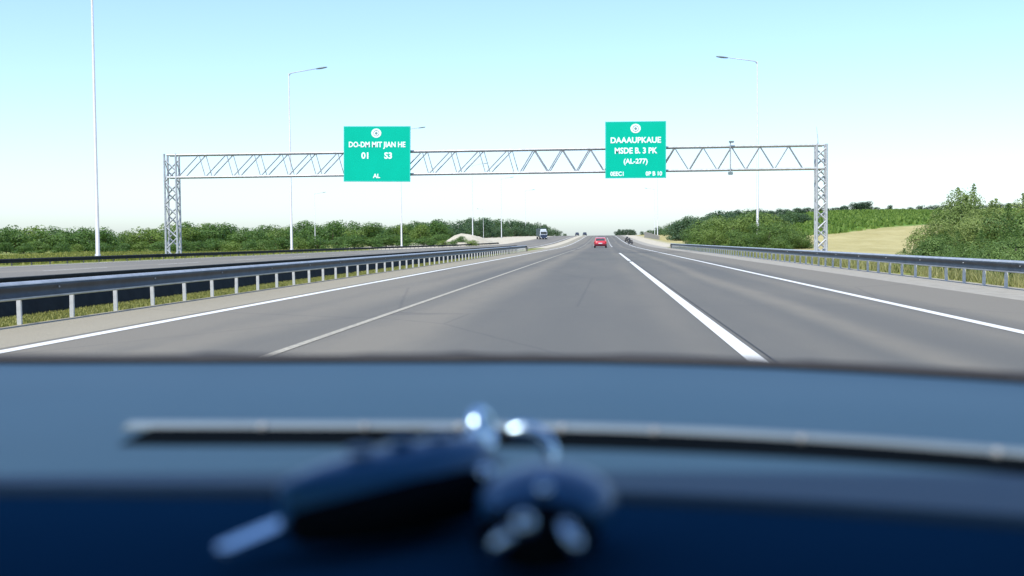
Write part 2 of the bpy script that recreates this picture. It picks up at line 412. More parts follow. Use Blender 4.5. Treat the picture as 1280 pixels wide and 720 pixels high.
# ------------------------------------------------------------------ gantry
GY = 105.0
pl = at_y(217, 320, GY); pr = at_y(1026, 315, GY)
gr = empty('sign_gantry', (0, GY, 0))
zb = at_y(620, 216.5, GY).z; zt = at_y(620, 188, GY).z
xl, xr = pl.x, pr.x
def T(name, fn, mat, smooth=False):
    bm = bmesh.new(); fn(bm); return obj(name, bm, mat, gr, smooth)
def chords(z):
    def fn(bm):
        for yy in (-.42, .42): tube(bm, [(xl-.3, yy, z), (xr+.2, yy, z)], .095, 8)
        x = xl
        while x < xr: bar(bm, (x, -.42, z), (x, .42, z), .03); x += 1.9
    return fn
T('top_chord', chords(zt), M['truss']); T('bottom_chord', chords(zb), M['truss'])
def brace(x0, x1, yy, zig):
    def fn(bm):
        p = 1.96 if zig else 2.5; x = x0; k = 0
        while x+p < x1+.1:
            if zig:
                bar(bm, (x, yy, zb), (x+p*.62, yy, zt), .075); bar(bm, (x+p*.62, yy, zt), (x+p*1.24, yy, zb), .065)
                x += p*1.24
            else:
                bar(bm, (x, yy, zb), (x+p*.78, yy, zt), .075)
                bar(bm, (x+p*.78, yy, zt), (x+p*1.0, yy, zb), .055)
                x += p*1.0
    return fn
xm = at_y(640, 200, GY).x
T('diagonal_braces', brace(xl+.7, xm+1.2, -.42, False), M['truss']); T('diagonal_braces', brace(xl+1.05, xm+1.2, .42, False), M['truss'])
T('diagonal_braces', brace(xm+.7, xr-.5, -.42, True), M['truss']); T('diagonal_braces', brace(xm+.8, xr-.5, .42, True), M['truss'])
def leg(x, w, mat):
    def fn(bm):
        zg = gz(x, GY)-.3; top = zt+.12
        for sx in (-1, 1):
            for sy in (-.42, .42): tube(bm, [(x+sx*w/2, sy, zg), (x+sx*w/2, sy, top)], .1, 8)
        z = zg; k = 0; st = w*.95
        while z+st < top:
            for yy in (-.42, .42):
                a, b = (x-w/2, x+w/2) if (k % 2) ^ (yy > 0) else (x+w/2, x-w/2)
                bar(bm, (a, yy, z), (b, yy, z+st), .105)
            for sx in (-1, 1):
                y0, y1 = (-.42, .42) if k % 2 else (.42, -.42)
                bar(bm, (x+sx*w/2, y0, z), (x+sx*w/2, y1, z+st), .055)
            z += st; k += 1
        box(bm, x-w/2-.2, x+w/2+.2, -.75, .75, zg-.3, zg+.3, .03)
    return fn
T('leg', leg(xl, 1.05, M['leglat']), M['leglat']); T('leg', leg(xr, .82, M['leglat']), M['leglat'])
def fin(x):
    def fn(bm): tube(bm, [(x, 0, zt+.1), (x, 0, zt+.5), (x-.12, 0, zt+1.6)], [.05, .03, .012], 6)
    return fn
T('lightning_rod', fin(xr-.25), M['truss'])
tag(gr, 'pale steel lattice gantry spanning both carriageways and carrying two green signs', 'gantry')
# traffic sensor on the beam
cx = at_y(912, 188, GY).x
r = empty('traffic_sensor', (cx, GY-.65, zb)); bm = bmesh.new(); tube(bm, [(0, 0, -.35), (0, 0, zt-zb+.35)], .05, 8); obj('mast', bm, M['truss'], r)
bm = bmesh.new(); box(bm, -.12, .3, -.12, .12, zt-zb+.3, zt-zb+.46, .03); obj('camera_box', bm, M['darkhead'], r)
bm = bmesh.new(); box(bm, -.2, .2, -.14, .1, -.45, -.2, .03); obj('camera_box', bm, M['darkhead'], r)
tag(r, 'small dark traffic camera mast clamped to the gantry beam right of the right sign', 'traffic camera')

def text_mesh(s, size, bold=.02, sx=1):
    cu = bpy.data.curves.new('t', 'FONT'); cu.body = s; cu.size = size*.92; cu.align_x = 'CENTER'; cu.align_y = 'CENTER'
    cu.offset = bold*size; cu.extrude = .006; cu.resolution_u = 3
    o = bpy.data.objects.new('t', cu); C.objects.link(o)
    dg = bpy.context.evaluated_depsgraph_get()
    me = bpy.data.meshes.new_from_object(o.evaluated_get(dg)); bpy.data.objects.remove(o)
    me.transform(Matrix.Diagonal((sx, 1, 1, 1))); me.materials.clear(); return me
def sign(x0, y0, x1, y1, texts, roll, label, emblem):
    SY = GY-.95
    c = at_y((x0+x1)/2, (y0+y1)/2, SY); w = (at_y(x1, 200, SY)-at_y(x0, 200, SY)).x; h = (at_y(640, y0, SY)-at_y(640, y1, SY)).z
    root = empty('road_sign', c); root.rotation_euler = (0, R(roll), 0)
    bm = bmesh.new(); box(bm, -w/2, w/2, -.03, .03, -h/2, h/2, .012); obj('sign_panel', bm, M['teal'], root)
    bm = bmesh.new()
    b = .045; e = .03
    for a in ((-w/2+e, w/2-e, -h/2+e, -h/2+e+b), (-w/2+e, w/2-e, h/2-e-b, h/2-e), (-w/2+e, -w/2+e+b, -h/2+e+b, h/2-e-b), (w/2-e-b, w/2-e, -h/2+e+b, h/2-e-b)):
        box(bm, a[0], a[1], -.036, -.031, a[2], a[3])
    obj('border', bm, M['tealb'], root)
    bm = bmesh.new()
    for k in range(4): 
        x = -w/2+w*(k+.5)/4; box(bm, x-.04, x+.04, .033, .30, -h/2+.1, h/2-.1)
    for zz in (zt-c.z, zb-c.z): box(bm, -w/2+.1, w/2-.1, .30, .36, zz-.05, zz+.05)
    obj('support_frame', bm, M['truss'], root)
    for (s, u, v, size, sx) in texts:
        me = text_mesh(s, size, .028, sx)
        o = link('lettering', me, M['white'], root); o.location = ((u-.5)*w, -.042, (.5-v)*h); o.rotation_euler = (R(90), 0, 0)
    # emblem shield
    bm = bmesh.new(); ez = (.5-.125)*h; ex = (emblem-.5)*w
    bmesh.ops.create_cone(bm, cap_ends=True, segments=20, radius1=.42, radius2=.42, depth=.012, matrix=Matrix.Translation((ex, -.04, ez)) @ Matrix.Rotation(R(90), 4, 'X') @ Matrix.Diagonal((1.05, .95, 1, 1)))
    em = obj('emblem', bm, M['white'], root)
    bm = bmesh.new(); torus(bm, (ex, -.05, ez), .24, .022, Matrix.Rotation(R(90), 3, 'X'), 24, 6)
    bmesh.ops.create_cone(bm, cap_ends=True, segments=12, radius1=.12, radius2=.1, depth=.02, matrix=Matrix.Translation((ex, -.055, ez-.01)) @ Matrix.Rotation(R(90), 4, 'X'))
    obj('emblem_mark', bm, M['emb'], em)
    tag(root, label, 'road sign', 'green overhead signs on the gantry'); return root
M['tealb'] = plain('sign_edge', (.03, .5, .42), .5, 0, .04)
M['emb'] = plain('emblem_grey', (.12, .26, .24), .5)
sign(429.5, 157.5, 513, 227.5, [('DO-DM MIT JIAN HE', .5, .335, .70, .86), ('01', .33, .535, .82, 1), ('S3', .67, .535, .82, 1), ('AL', .495, .9, .56, 1)], .9,
     'left green overhead sign with one long white line and two numbers below', .49)
sign(756.5, 152, 832.5, 222.5, [('DAAAUPKAUE', .5, .335, .74, .98), ('MSDE B. 3 PK', .5, .52, .76, .9), ('(AL-277)', .5, .705, .64, .98), ('0EEC1', .2, .925, .54, .9), ('0P B 10', .8, .925, .54, .9)], .3,
     'right green overhead sign with three centred white lines and small text in both lower corners', .5)

# ------------------------------------------------------------------ foliage
def crown_mesh(name, seed, n, leaf, lobes=9, w=1., h=1., spiky=0, flat=.75):
    """leaf-sized faces through the volume of several lobes; unit height, sits on z=0.12"""
    r = random.Random(seed); L = []
    for k in range(lobes):
        a = r.uniform(0, 6.28); d = r.uniform(.05, .36)*w
        z = r.uniform(.22, .78)*h; rad = r.uniform(.16, .27)*(1.15-.4*z/h)
        L.append((d*math.cos(a), d*math.sin(a), z, rad*w, rad))
    L.append((0, 0, .45*h, .36*w, .34*h))
    for k in range(lobes//2):                     # skirts that hide the trunk
        a = r.uniform(0, 6.28); L.append((.3*w*math.cos(a), .3*w*math.sin(a), .16*h, .2*w, .17*h))
    v, f = [], []
    tot = sum(l[3]*l[3] for l in L)
    spk = [(r.uniform(-.28, .28)*w, r.uniform(-.28, .28)*w, r.uniform(.15, .34)) for _ in range(spiky)]
    for (cx, cy, cz, rw, rh) in L:
        for _ in range(int(n*rw*rw/tot)):
            d = Vector((r.gauss(0, 1), r.gauss(0, 1), r.gauss(0, 1))).normalized()
            rr = r.uniform(.5, 1.)**.5 * (1+.28*noise.noise(d*2.3+Vector((cx*9, cy*9, seed))))
            p = Vector((cx+d.x*rw*rr, cy+d.y*rw*rr, cz+d.z*rh*rr))
            if p.z < .01: continue
            s = leaf*r.uniform(.6, 1.35)
            nrm = (d*1.3+Vector((r.uniform(-.7, .7), r.uniform(-.7, .7), r.uniform(-.4, .8)))).normalized()
            t = nrm.cross(Vector((r.uniform(-1, 1), r.uniform(-1, 1), r.uniform(-1, 1)))).normalized(); b = nrm.cross(t)
            i = len(v)
            v += [tuple(p-t*s), tuple(p-b*s*flat*.6+t*s*.1), tuple(p+t*s), tuple(p+b*s*flat*.6+t*s*.1)]
            f.append((i, i+1, i+2, i+3))
    for (sx, sy, sh) in spk:
        z0 = .7*h; lean = Vector((r.uniform(-.25, .25), r.uniform(-.25, .25), 1)).normalized()
        for _ in range(max(30, int(n*.012))):
            q = r.random(); p = Vector((sx, sy, z0))+lean*(q*sh+.02)+Vector((r.gauss(0, 1), r.gauss(0, 1), 0))*(.05*(1-q)+.008)
            s = leaf*r.uniform(.6, 1.2); nrm = Vector((r.uniform(-1, 1), r.uniform(-1, 1), r.uniform(0, 1))).normalized()
            t = nrm.cross(Vector((0, .3, 1))).normalized(); b = nrm.cross(t); i = len(v)
            v += [tuple(p-t*s), tuple(p-b*s*.45), tuple(p+t*s), tuple(p+b*s*.45)]; f.append((i, i+1, i+2, i+3))
    return rawmesh(name, v, f)
def trunk_mesh(seed, h=.6, r0=.03, limbs=5):
    r = random.Random(seed); bm = bmesh.new()
    tube(bm, [(0, 0, -.03), (.01, 0, h*.4), (-.01, .01, h)], [r0, r0*.75, r0*.35], 7)
    for k in range(limbs):
        a = 6.28*k/limbs+r.uniform(-.3, .3); z = h*r.uniform(.15, .7); l = r.uniform(.18, .3)
        tube(bm, [(0, 0, z), (l*.5*math.cos(a), l*.5*math.sin(a), z+l*.45), (l*math.cos(a), l*math.sin(a), z+l)], [r0*.5, r0*.35, r0*.12], 5)
    me = bpy.data.meshes.new('trunk'); bm.to_mesh(me); bm.free(); me.materials.append(M['bark']); return me
CAT = {}
for key, cnt, n, leaf, w, mat, sp in (('left', 5, 2600, .036, 1.25, 'leaf_left', 0), ('far', 4, 1600, .042, 1.15, 'leaf_far', 0), ('hill', 3, 1400, .045, 1.2, 'leaf_hill', 0),
                             ('mid', 4, 5200, .026, 1.3, 'leaf_mid', 0), ('near', 4, 22000, .0155, 1.4, 'leaf_near', 3)):
    CAT[key] = []
    for i in range(cnt):
        me = crown_mesh('crown', hash_ := (sum(map(ord, key))*7+i*13), n, leaf, 9+i, w, 1, sp); me.materials.append(M[mat]); CAT[key].append((me, trunk_mesh(i*3+1)))
def tree(key, x, y, H, label, cat, group, wid=1., name='tree', zoff=0):
    me, tm = CAT[key][rng.randrange(len(CAT[key]))]
    root = empty(name, (x, y, gz(x, y)-.05+zoff)); root.rotation_euler = (0, 0, rng.uniform(0, 6.28)); s = H/.95; root.scale = (s*wid, s*wid, s)
    for nm, m in (('crown', me), ('trunk', tm)):
        o = bpy.data.objects.new(nm, m); C.objects.link(o); o.parent = root
    tag(root, label, cat, group); return root
def interp(pts, px):
    for (a, va), (b, vb) in zip(pts, pts[1:]):
        if a <= px <= b: return va+(vb-va)*(px-a)/(b-a)
    return pts[0][1] if px < pts[0][0] else pts[-1][1]
def seg(px, marks):
    for x, t in marks:
        if px < x: return t
    return marks[-1][1]
LB = [(115, 'left of the closest lamp pole'), (205, 'between the closest lamp pole and left gantry leg'), (232, 'right behind the left gantry leg'), (364, 'between left gantry leg and next lamp'), (430, 'between that lamp and the left sign'), (515, 'below the left sign'), (9999, 'right of the left sign, before the soil heap')]
WB = [(591, 'left of the soil heap lamp'), (627, 'between the short lamp and the heap lamp'), (657, 'between the two farthest lamps'), (9999, 'right of the farthest lamp, by the lorry')]
RB = [(822, 'above the pale wall'), (860, 'behind the pale bank'), (905, 'left of the right sign lamp'), (9999, 'around the right lamp pole')]
HB = [(947, 'left of the right lamp pole'), (1018, 'between right lamp pole and gantry leg'), (1100, 'just right of the right gantry leg'), (1190, 'above the bright vineyard'), (9999, 'behind the right thicket')]
def row(key, px0, px1, step, Yf, topf, jit, label, cat, group, wid=1., vary=.12, name='tree', marks=None):
    px = px0
    while px <= px1:
        Y = interp(Yf, px)*(1+rng.uniform(-.04, .04)); p = at_y(px, 300, Y); top = at_y(px, interp(topf, px)+rng.uniform(-jit, jit), Y).z
        H = max(1.2, (top-gz(p.x, Y))*(1+rng.uniform(-vary, vary*.2)))
        tree(key, p.x, Y, H, (label+', '+seg(px, marks)) if marks else label, cat, group, wid*rng.uniform(.9, 1.25), name)
        px += step*rng.uniform(.7, 1.3)
top_left = [(-60, 279), (0, 281), (60, 278), (150, 284), (200, 283), (235, 277), (330, 282), (420, 276), (470, 280), (540, 273), (600, 274)]
row('left', -70, 560, 19, [(-70, 178), (0, 190), (300, 240), (540, 330)], top_left, 2, 'front row tree of the green belt', 'tree', 'trees of the left roadside belt', 1.25, marks=LB, vary=.22)
row('left', -60, 560, 24, [(-60, 205), (0, 215), (300, 265), (540, 350)], [(a, b-1.5) for a, b in top_left], 2, 'rear row tree of the green belt', 'tree', 'trees of the left roadside belt', 1.2, marks=LB, vary=.22)
row('left', 225, 560, 20, [(225, 150), (300, 170), (420, 200), (540, 262)], [(0, 299), (400, 296), (470, 291), (540, 290)], 3, 'low bush under the tree belt', 'bush', 'low bushes before the left tree belt', 1.6, name='bush', marks=LB)
row('left', -40, 225, 26, [(-40, 146), (300, 170)], [(-40, 302), (240, 300)], 3, 'low bush under the tree belt', 'bush', 'low bushes before the left tree belt', 1.5, name='bush', marks=LB)
row('far', 505, 712, 6.5, [(505, 420), (600, 460), (712, 690)], [(505, 277), (560, 272), (600, 271), (650, 272), (676, 278), (695, 286), (712, 292)], 1.2, 'dark tree of the far wood', 'tree', 'trees of the dark wood left of the road', 1.1, marks=WB)
row('far', 560, 690, 8, [(560, 410), (600, 430), (700, 600)], [(560, 284), (640, 282), (690, 288)], 1.2, 'dark tree of the far wood', 'tree', 'trees of the dark wood left of the road', 1.2, marks=WB)
row('hill', 771, 793, 4.2, [(770, 640), (795, 640)], [(768, 289), (776, 285), (790, 285), (796, 289)], .8, 'tiny dark tree in the isolated clump just right of the road ahead', 'tree', 'trees of the clump at the road crest', 1.0)
row('far', 803, 905, 5.5, [(800, 520), (830, 440), (860, 330), (905, 260)], [(800, 291), (812, 286), (835, 278), (850, 272), (905, 266)], 1.2, 'mid green tree of the right slope', 'tree', 'trees climbing behind the right bank', 1.15, marks=RB)
row('far', 850, 1010, 8, [(850, 300), (1010, 330)], [(850, 274), (880, 268), (930, 262), (1010, 264)], 1.5, 'lower green tree of the right slope', 'tree', 'trees climbing behind the right bank', 1.15, marks=RB)
row('hill', 890, 1300, 9, [(890, 425), (1300, 445)], [(890, 262), (960, 260), (1000, 259), (1080, 256), (1100, 259), (1150, 257), (1190, 255), (1300, 252)], 1.5, 'small dark skyline tree', 'tree', 'dark trees on the hill skyline', 1.2, marks=HB)
for (px, tp) in ((1024, 253), (1056, 251), (1070, 248), (1083, 247), (1078, 248), (1112, 254), (1150, 253)):
    p = at_y(px, 300, 415); tree('hill', p.x, 415, at_y(px, tp, 415).z-gz(p.x, 485), 'taller dark skyline tree, '+seg(px, HB), 'tree', 'taller skyline trees', 1.1)
for k, (px, Y) in enumerate(((560, 228), (572, 236), (548, 250), (583, 246), (596, 236))):
    p = at_y(px, 305, Y); tree('left', p.x-1, Y, 1.3, 'small green shrub growing round the foot of the pale soil heap', 'bush', 'small shrubs at the soil heap', 1.8, 'bush')
mids = [(868, 150, 280), (884, 142, 274), (900, 150, 272), (916, 138, 268), (934, 142, 263), (952, 140, 262), (962, 128, 276), (975, 134, 266), (990, 130, 280), (1002, 128, 289), (893, 128, 286), (925, 124, 284), (945, 126, 288), (975, 122, 290)]
for (px, Y, tp) in mids:
    p = at_y(px, 300, Y); H = at_y(px, tp, Y).z-gz(p.x, Y)
    tree('mid', p.x, Y, H, ('tall' if Y > 132 else 'low front')+' bush of the thicket behind the right guardrail, '+('left' if px < 947 else 'right')+' of the lamp pole', 'bush', 'bushes of the thicket behind the right guardrail', 1.15, 'bush')
near = [(1150, 42, 309, 1.5, 'lowest pale tip of the right thicket, nearest the straw field'), (1174, 41, 290, 1.35, 'leafy shrub second from the straw field in the right thicket'), (1198, 44, 268, 1.2, 'leafy shrub between the low ones and the tall spiky one at right'), (1213, 49, 232, .75, 'tallest spiky dark shrub of the right thicket, with thin shoots on the skyline'),
        (1245, 46, 243, .8, 'pointed shrub right of the tallest spiky one in the right thicket'), (1285, 43, 246, .9, 'big olive shrub cut off by the right edge of the picture'), (1235, 38, 285, 1.1, 'broad light olive shrub in front of the pointed ones at right'),
        (1270, 36, 280, 1.1, 'pale olive shrub at the right edge behind the guardrail'), (1205, 38, 300, 1.2, 'small broad shrub near the guardrail below the tallest spiky one'), (1310, 37, 262, 1, 'shrub just past the right picture edge')]
for i, (px, Y, tp, wd, lab) in enumerate(near):
    p = at_y(px, 300, Y); H = at_y(px, tp, Y).z-gz(p.x, Y)
    tree('near', p.x, Y, H, lab, 'shrub', 'shrubs of the right thicket', wd, 'shrub')

def tufts(name, mat, n, area, hh, ww, label=None, lean=.3, cards=3):
    v, f = [], []
    for _ in range(n):
        x, y = area()
        z = gz(x, y)-.04
        for _ in range(cards):
            a = rng.uniform(0, 6.28); h = hh*rng.uniform(.4, 1.3); w = ww*rng.uniform(.6, 1.3)
            ox, oy = rng.gauss(0, w*2), rng.gauss(0, w*2)
            dx, dy = w*math.cos(a), w*math.sin(a); lx, ly = rng.gauss(0, lean*h), rng.gauss(0, lean*h); i = len(v)
            v += [(x+ox-dx, y+oy-dy, z), (x+ox+dx, y+oy+dy, z), (x+ox+lx+dx*.3, y+oy+ly+dy*.3, z+h), (x+ox+lx-dx*.3, y+oy+ly-dy*.3, z+h)]; f.append((i, i+1, i+2, i+3))
    o = link(name, rawmesh(name, v, f), mat); o['kind'] = 'stuff'
    if label: o['label'] = label
    return o
def ylog(a, b): return a*(b/a)**rng.random()
tufts('grass', M['grass_m'], 16000, lambda: (rng.uniform(-9.55, -8.62), ylog(10, 135)), .055, .012, cards=4)
tufts('grass', M['grass_r'], 9000, lambda: (rng.uniform(9.4, 13.5), ylog(20, 160)), .28, .015, cards=4)
def la():
    y = ylog(70, 190); return (rng.uniform(-36.5-(y*.22), -35.2), y)
tufts('grass', M['flower'], 11000, la, .24, .06, cards=3)
def vin():
    while True:
        y = rng.uniform(245, 470); x = rng.uniform(30, 190)
        if y-.35*x > 240 and .07 < x/y < .42:
            x = round(x/3.2)*3.2+rng.gauss(0, .3); return x, y
tufts('vineyard', M['vine'], 24000, vin, .7, .3, lean=.25, cards=3)
struct(bpy.data.objects['vineyard'], 'stuff')

# ------------------------------------------------------------------ vehicles
def lathe_wheel(bm, x, y, z, r, w):
    tube(bm, [(x-w/2, y, z), (x-w/2+.03, y, z), (x+w/2-.03, y, z), (x+w/2, y, z)], [r*.93, r, r, r*.93], 20)
def car(loc, rz, paint, low, label, lit=True):
    root = empty('car', loc, rz)
    # body as lofted cross sections along the length (y = forward)
    secs = [(-2.05, .42, .78, .78), (-1.98, .3, .86, .95), (-1.5, .24, .9, 1.0), (-.2, .22, .92, 1.0), (.9, .22, .92, .98), (1.5, .24, .88, .88), (2.0, .34, .78, .7), (2.1, .4, .66, .6)]
    bm = bmesh.new(); rings = []
    for (y, z0, hw, z1) in secs:
        pts = [(-hw*.9, z0), (-hw, z0+.14), (-hw, (z0+z1)/2+.05), (-hw*.96, z1-.06), (-hw*.86, z1), (hw*.86, z1), (hw*.96, z1-.06), (hw, (z0+z1)/2+.05), (hw, z0+.14), (hw*.9, z0)]
        rings.append([bm.verts.new((a, y, b)) for a, b in pts])
    for a, b in zip(rings, rings[1:]):
        for k in range(10): bm.faces.new((a[k], a[(k+1) % 10], b[(k+1) % 10], b[k]))
    bm.faces.new(rings[0]); bm.faces.new(rings[-1][::-1]); obj('body', bm, paint, root, True)
    bm = bmesh.new(); rings = []
    for (y, hw, z) in ((-2.0, .8, .96), (-1.72, .68, 1.42), (-1.3, .66, 1.5), (-.2, .66, 1.53), (.3, .66, 1.47), (1.15, .78, .97)):
        rings.append([bm.verts.new((s*hw, y, z)) for s in (-1, 1)] + [bm.verts.new((s*.82, y, .93)) for s in (1, -1)])
    for a, b in zip(rings, rings[1:]):
        for k in range(4): bm.faces.new((a[k], a[(k+1) % 4], b[(k+1) % 4], b[k]))
    bm.faces.new(rings[0]); bm.faces.new(rings[-1][::-1]); cab = obj('cabin', bm, paint, root)
    bm = bmesh.new(); vs = [bm.verts.new(p) for p in ((-.68, -1.975, 1.03), (.68, -1.975, 1.03), (.6, -1.765, 1.37), (-.6, -1.765, 1.37))]; bm.faces.new(vs)
    r = bmesh.ops.extrude_face_region(bm, geom=bm.faces[:]); 
    for e in r['geom']:
        if isinstance(e, bmesh.types.BMVert): e.co += Vector((0, -.012, .004))
    obj('rear_window', bm, M['cglass'], root)
    bm = bmesh.new()
    for s in (-1, 1):
        for (a, b) in (((-1.6, -.55)), ((-.45, .35))):
            q = [bm.verts.new(p) for p in ((s*.83, a, 1.0), (s*.83, b+.3 if b > 0 else b, 1.0), (s*.70, b, 1.4), (s*.70, a+.12, 1.4))]; bm.faces.new(q)
    obj('side_windows', bm, M['cglass'], root)
    bm = bmesh.new(); box(bm, -.86, .86, -2.14, -1.9, .3, .56, .04); obj('rear_bumper', bm, low, root)
    for s in (-1, 1):
        bm = bmesh.new(); box(bm, s*.78-.12, s*.78+.12, -2.08, -1.9, .68, .92, .02); obj('tail_light', bm, M['lens'], root)
    bm = bmesh.new(); box(bm, -.27, .27, -2.155, -2.10, .6, .72); obj('number_plate', bm, M['plate'], root)
    for x in (-.8, .8):
        for y in (-1.3, 1.3):
            bm = bmesh.new(); lathe_wheel(bm, x, y, .32, .32, .22); w = obj('wheel', bm, M['black'], root, True)
            bm = bmesh.new(); lathe_wheel(bm, x+(.112 if x > 0 else -.112), y, .32, .19, .02); obj('rim', bm, M['chromecar'], w)
    tag(root, label, 'car'); return root
def onroad(px, py0, X=None, Y=None):
    pass
p = at_y(750.5, 305, 176)
car((p.x, 176, g(176)+.005), 0, M['red'], M['redd'], 'red car seen from behind, driving in the middle lane ahead')
for (px, Y, lab) in ((721.5, 560, 'left one of two tiny dark cars near the crest'), (731, 540, 'right one of two tiny dark cars near the crest, slightly larger')):
    p = at_y(px, 300, Y); car((p.x, Y, g(Y)), math.pi, M['carblk'], M['black'], lab)['group'] = 'tiny dark cars near the crest'
def motorcycle(loc, rz, label):
    root = empty('motorcycle', loc, rz)
    for y in (-.72, .72):
        bm = bmesh.new(); torus(bm, (0, y, .32), .27, .06, Matrix.Rotation(R(90), 3, 'Y'), 20, 6); obj('wheel', bm, M['black'], root)
    bm = bmesh.new(); tube(bm, [(0, -.72, .32), (0, -.2, .45), (0, .35, .55), (0, .6, .95)], .06, 8); tube(bm, [(0, .72, .32), (0, .5, 1.0)], .045, 8); box(bm, -.16, .16, -.2, .25, .3, .62, .05); obj('frame', bm, M['carblk'], root)
    bm = bmesh.new(); box(bm, -.16, .16, -.05, .42, .68, .92, .07); obj('fuel_tank', bm, M['carblk'], root)
    bm = bmesh.new(); box(bm, -.15, .15, -.75, -.05, .7, .84, .05); obj('saddle', bm, M['black'], root)
    bm = bmesh.new(); tube(bm, [(-.38, .38, 1.05), (0, .48, 1.0), (.38, .38, 1.05)], .025, 6); obj('handlebar', bm, M['black'], root)
    bm = bmesh.new(); box(bm, -.22, .22, .45, .62, .85, 1.25, .06); obj('fairing', bm, M['carblk'], root)
    tag(root, label, 'motorcycle', 'dark motorcycles stopped on the right shoulder'); return root
p = at_y(788, 300, 232); motorcycle((p.x, 232, g(232)), R(25), 'nearer of two small dark motorcycles stopped on the right shoulder far ahead')
p = at_y(783, 300, 285); motorcycle((p.x, 285, g(285)), R(-20), 'farther of two small dark motorcycles stopped on the right shoulder far ahead')
# lorry, oncoming
p = at_y(679, 300, 372)
root = empty('lorry', (p.x, 372, g(372)), R(180+9)); root.scale = (.88, .88, .88)
bm = bmesh.new(); box(bm, -1.22, 1.22, -.2, 2.0, .75, 2.9, .12); box(bm, -1.1, 1.1, -.15, 1.3, 2.9, 3.55, .2); obj('cab', bm, M['cabw'], root)
bm = bmesh.new(); box(bm, -1.05, 1.05, 1.98, 2.02, 1.75, 2.65, .01); obj('windscreen', bm, M['cglass'], root)
bm = bmesh.new(); box(bm, -1.2, 1.2, 1.96, 2.06, .8, 1.6, .02); obj('grille', bm, M['navyc'], root)
bm = bmesh.new(); box(bm, -1.22, 1.22, 1.9, 2.15, .4, .78, .05); obj('bumper', bm, M['navyc'], root)
bm = bmesh.new(); box(bm, -1.27, 1.27, -12, -.6, 1.2, 3.9, .06); obj('trailer', bm, M['tarp'], root)
bm = bmesh.new(); box(bm, -.5, .5, -11.8, 1.6, .85, 1.15); obj('chassis', bm, M['black'], root)
for s in (-1, 1):
    bm = bmesh.new(); box(bm, s*.95-.18, s*.95+.18, 2.13, 2.18, .5, .7, .02); obj('headlight', bm, M['plate'], root)
    bm = bmesh.new(); box(bm, s*1.42-.1, s*1.42+.1, 1.7, 1.85, 1.9, 2.6, .03); obj('wing_mirror', bm, M['black'], root)
    for y in (1.1, -1.9, -8.5, -9.8, -11.):
        bm = bmesh.new(); lathe_wheel(bm, s*1.05, y, .5, .5, .3); obj('wheel', bm, M['black'], root, True)
tag(root, 'white fronted lorry with a dark trailer oncoming beyond the end of the left guardrail', 'lorry')
# low pale wall at the right bend
p0 = at_y(806, 300, 400); p1 = at_y(824, 300, 330)
root = empty('retaining_wall', (p0.x, p0.y, 0)); bm = bmesh.new(); d = (p1-p0); n = 10
for i in range(n):
    a = p0+d*(i/n); b = p0+d*((i+.97)/n); za = gz(a.x, a.y)-.3; zb_ = gz(b.x, b.y)-.3; hA = 2.1-.08*i
    r = bmesh.ops.create_cube(bm, size=1); 
    for v_ in r['verts']:
        t = v_.co.y+.5; base = a.lerp(b, t); v_.co = Vector((base.x+v_.co.x*.35, base.y, (za*(1-t)+zb_*t)+(v_.co.z+.5)*hA))
bm.transform(Matrix.Translation(-root.location)); obj('wall_panels', bm, M['capc'], root); tag(root, 'low pale concrete wall at the right bend beneath the small lamp poles', 'wall')

# ------------------------------------------------------------------ car cabin: dashboard and roof
ZD = EYE.z-.12
def bend(X): return -.88*max(0, X+.1)**2
def plastic(name, col, rough, coat=0, bump=.25, spec=.5):
    m, nt, b = newmat(name); tc = N(nt, 'ShaderNodeTexCoord')
    n = nz(nt, tc.outputs['Object'], 4, 4); setn(nt, mixc(nt, n, [c*.9 for c in col], [c*1.1 for c in col]), b.inputs['Base Color'])
    b.inputs['Roughness'].default_value = rough; b.inputs['Coat Weight'].default_value = coat; b.inputs['Specular IOR Level'].default_value = spec
    vo = N(nt, 'ShaderNodeTexVoronoi'); vo.inputs['Scale'].default_value = 700; setn(nt, tc.outputs['Object'], vo.inputs['Vector'])
    bp = N(nt, 'ShaderNodeBump'); bp.inputs['Strength'].default_value = bump; bp.inputs['Distance'].default_value = .0005
    setn(nt, vo.outputs['Distance'], bp.inputs['Height']); setn(nt, bp.outputs[0], b.inputs['Normal']); return m
M['dash'] = plastic('slate_blue_plastic', (.018, .052, .082), .55, spec=.35)
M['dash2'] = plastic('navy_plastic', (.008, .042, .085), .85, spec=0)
M['strip'] = plain('satin_trim', (.145, .185, .205), .5, 0, .1, 10, .3)
M['fob'] = plastic('key_plastic', (.010, .066, .15), .34, 0, .05); M['fob'].node_tree.nodes['Principled BSDF'].inputs['Specular Tint'].default_value = (.3, .6, 1, 1)
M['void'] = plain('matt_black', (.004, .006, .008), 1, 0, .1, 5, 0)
M['clip'] = plain('vent_clip', (.3, .31, .3), .3, .3)
M['keymetal'] = plain('key_metal', (.50, .66, .80), .24, 1., .05, 30)
car_root = empty('dashboard', (0, .6, ZD-.3))
invc = Matrix.Translation(-car_root.location)
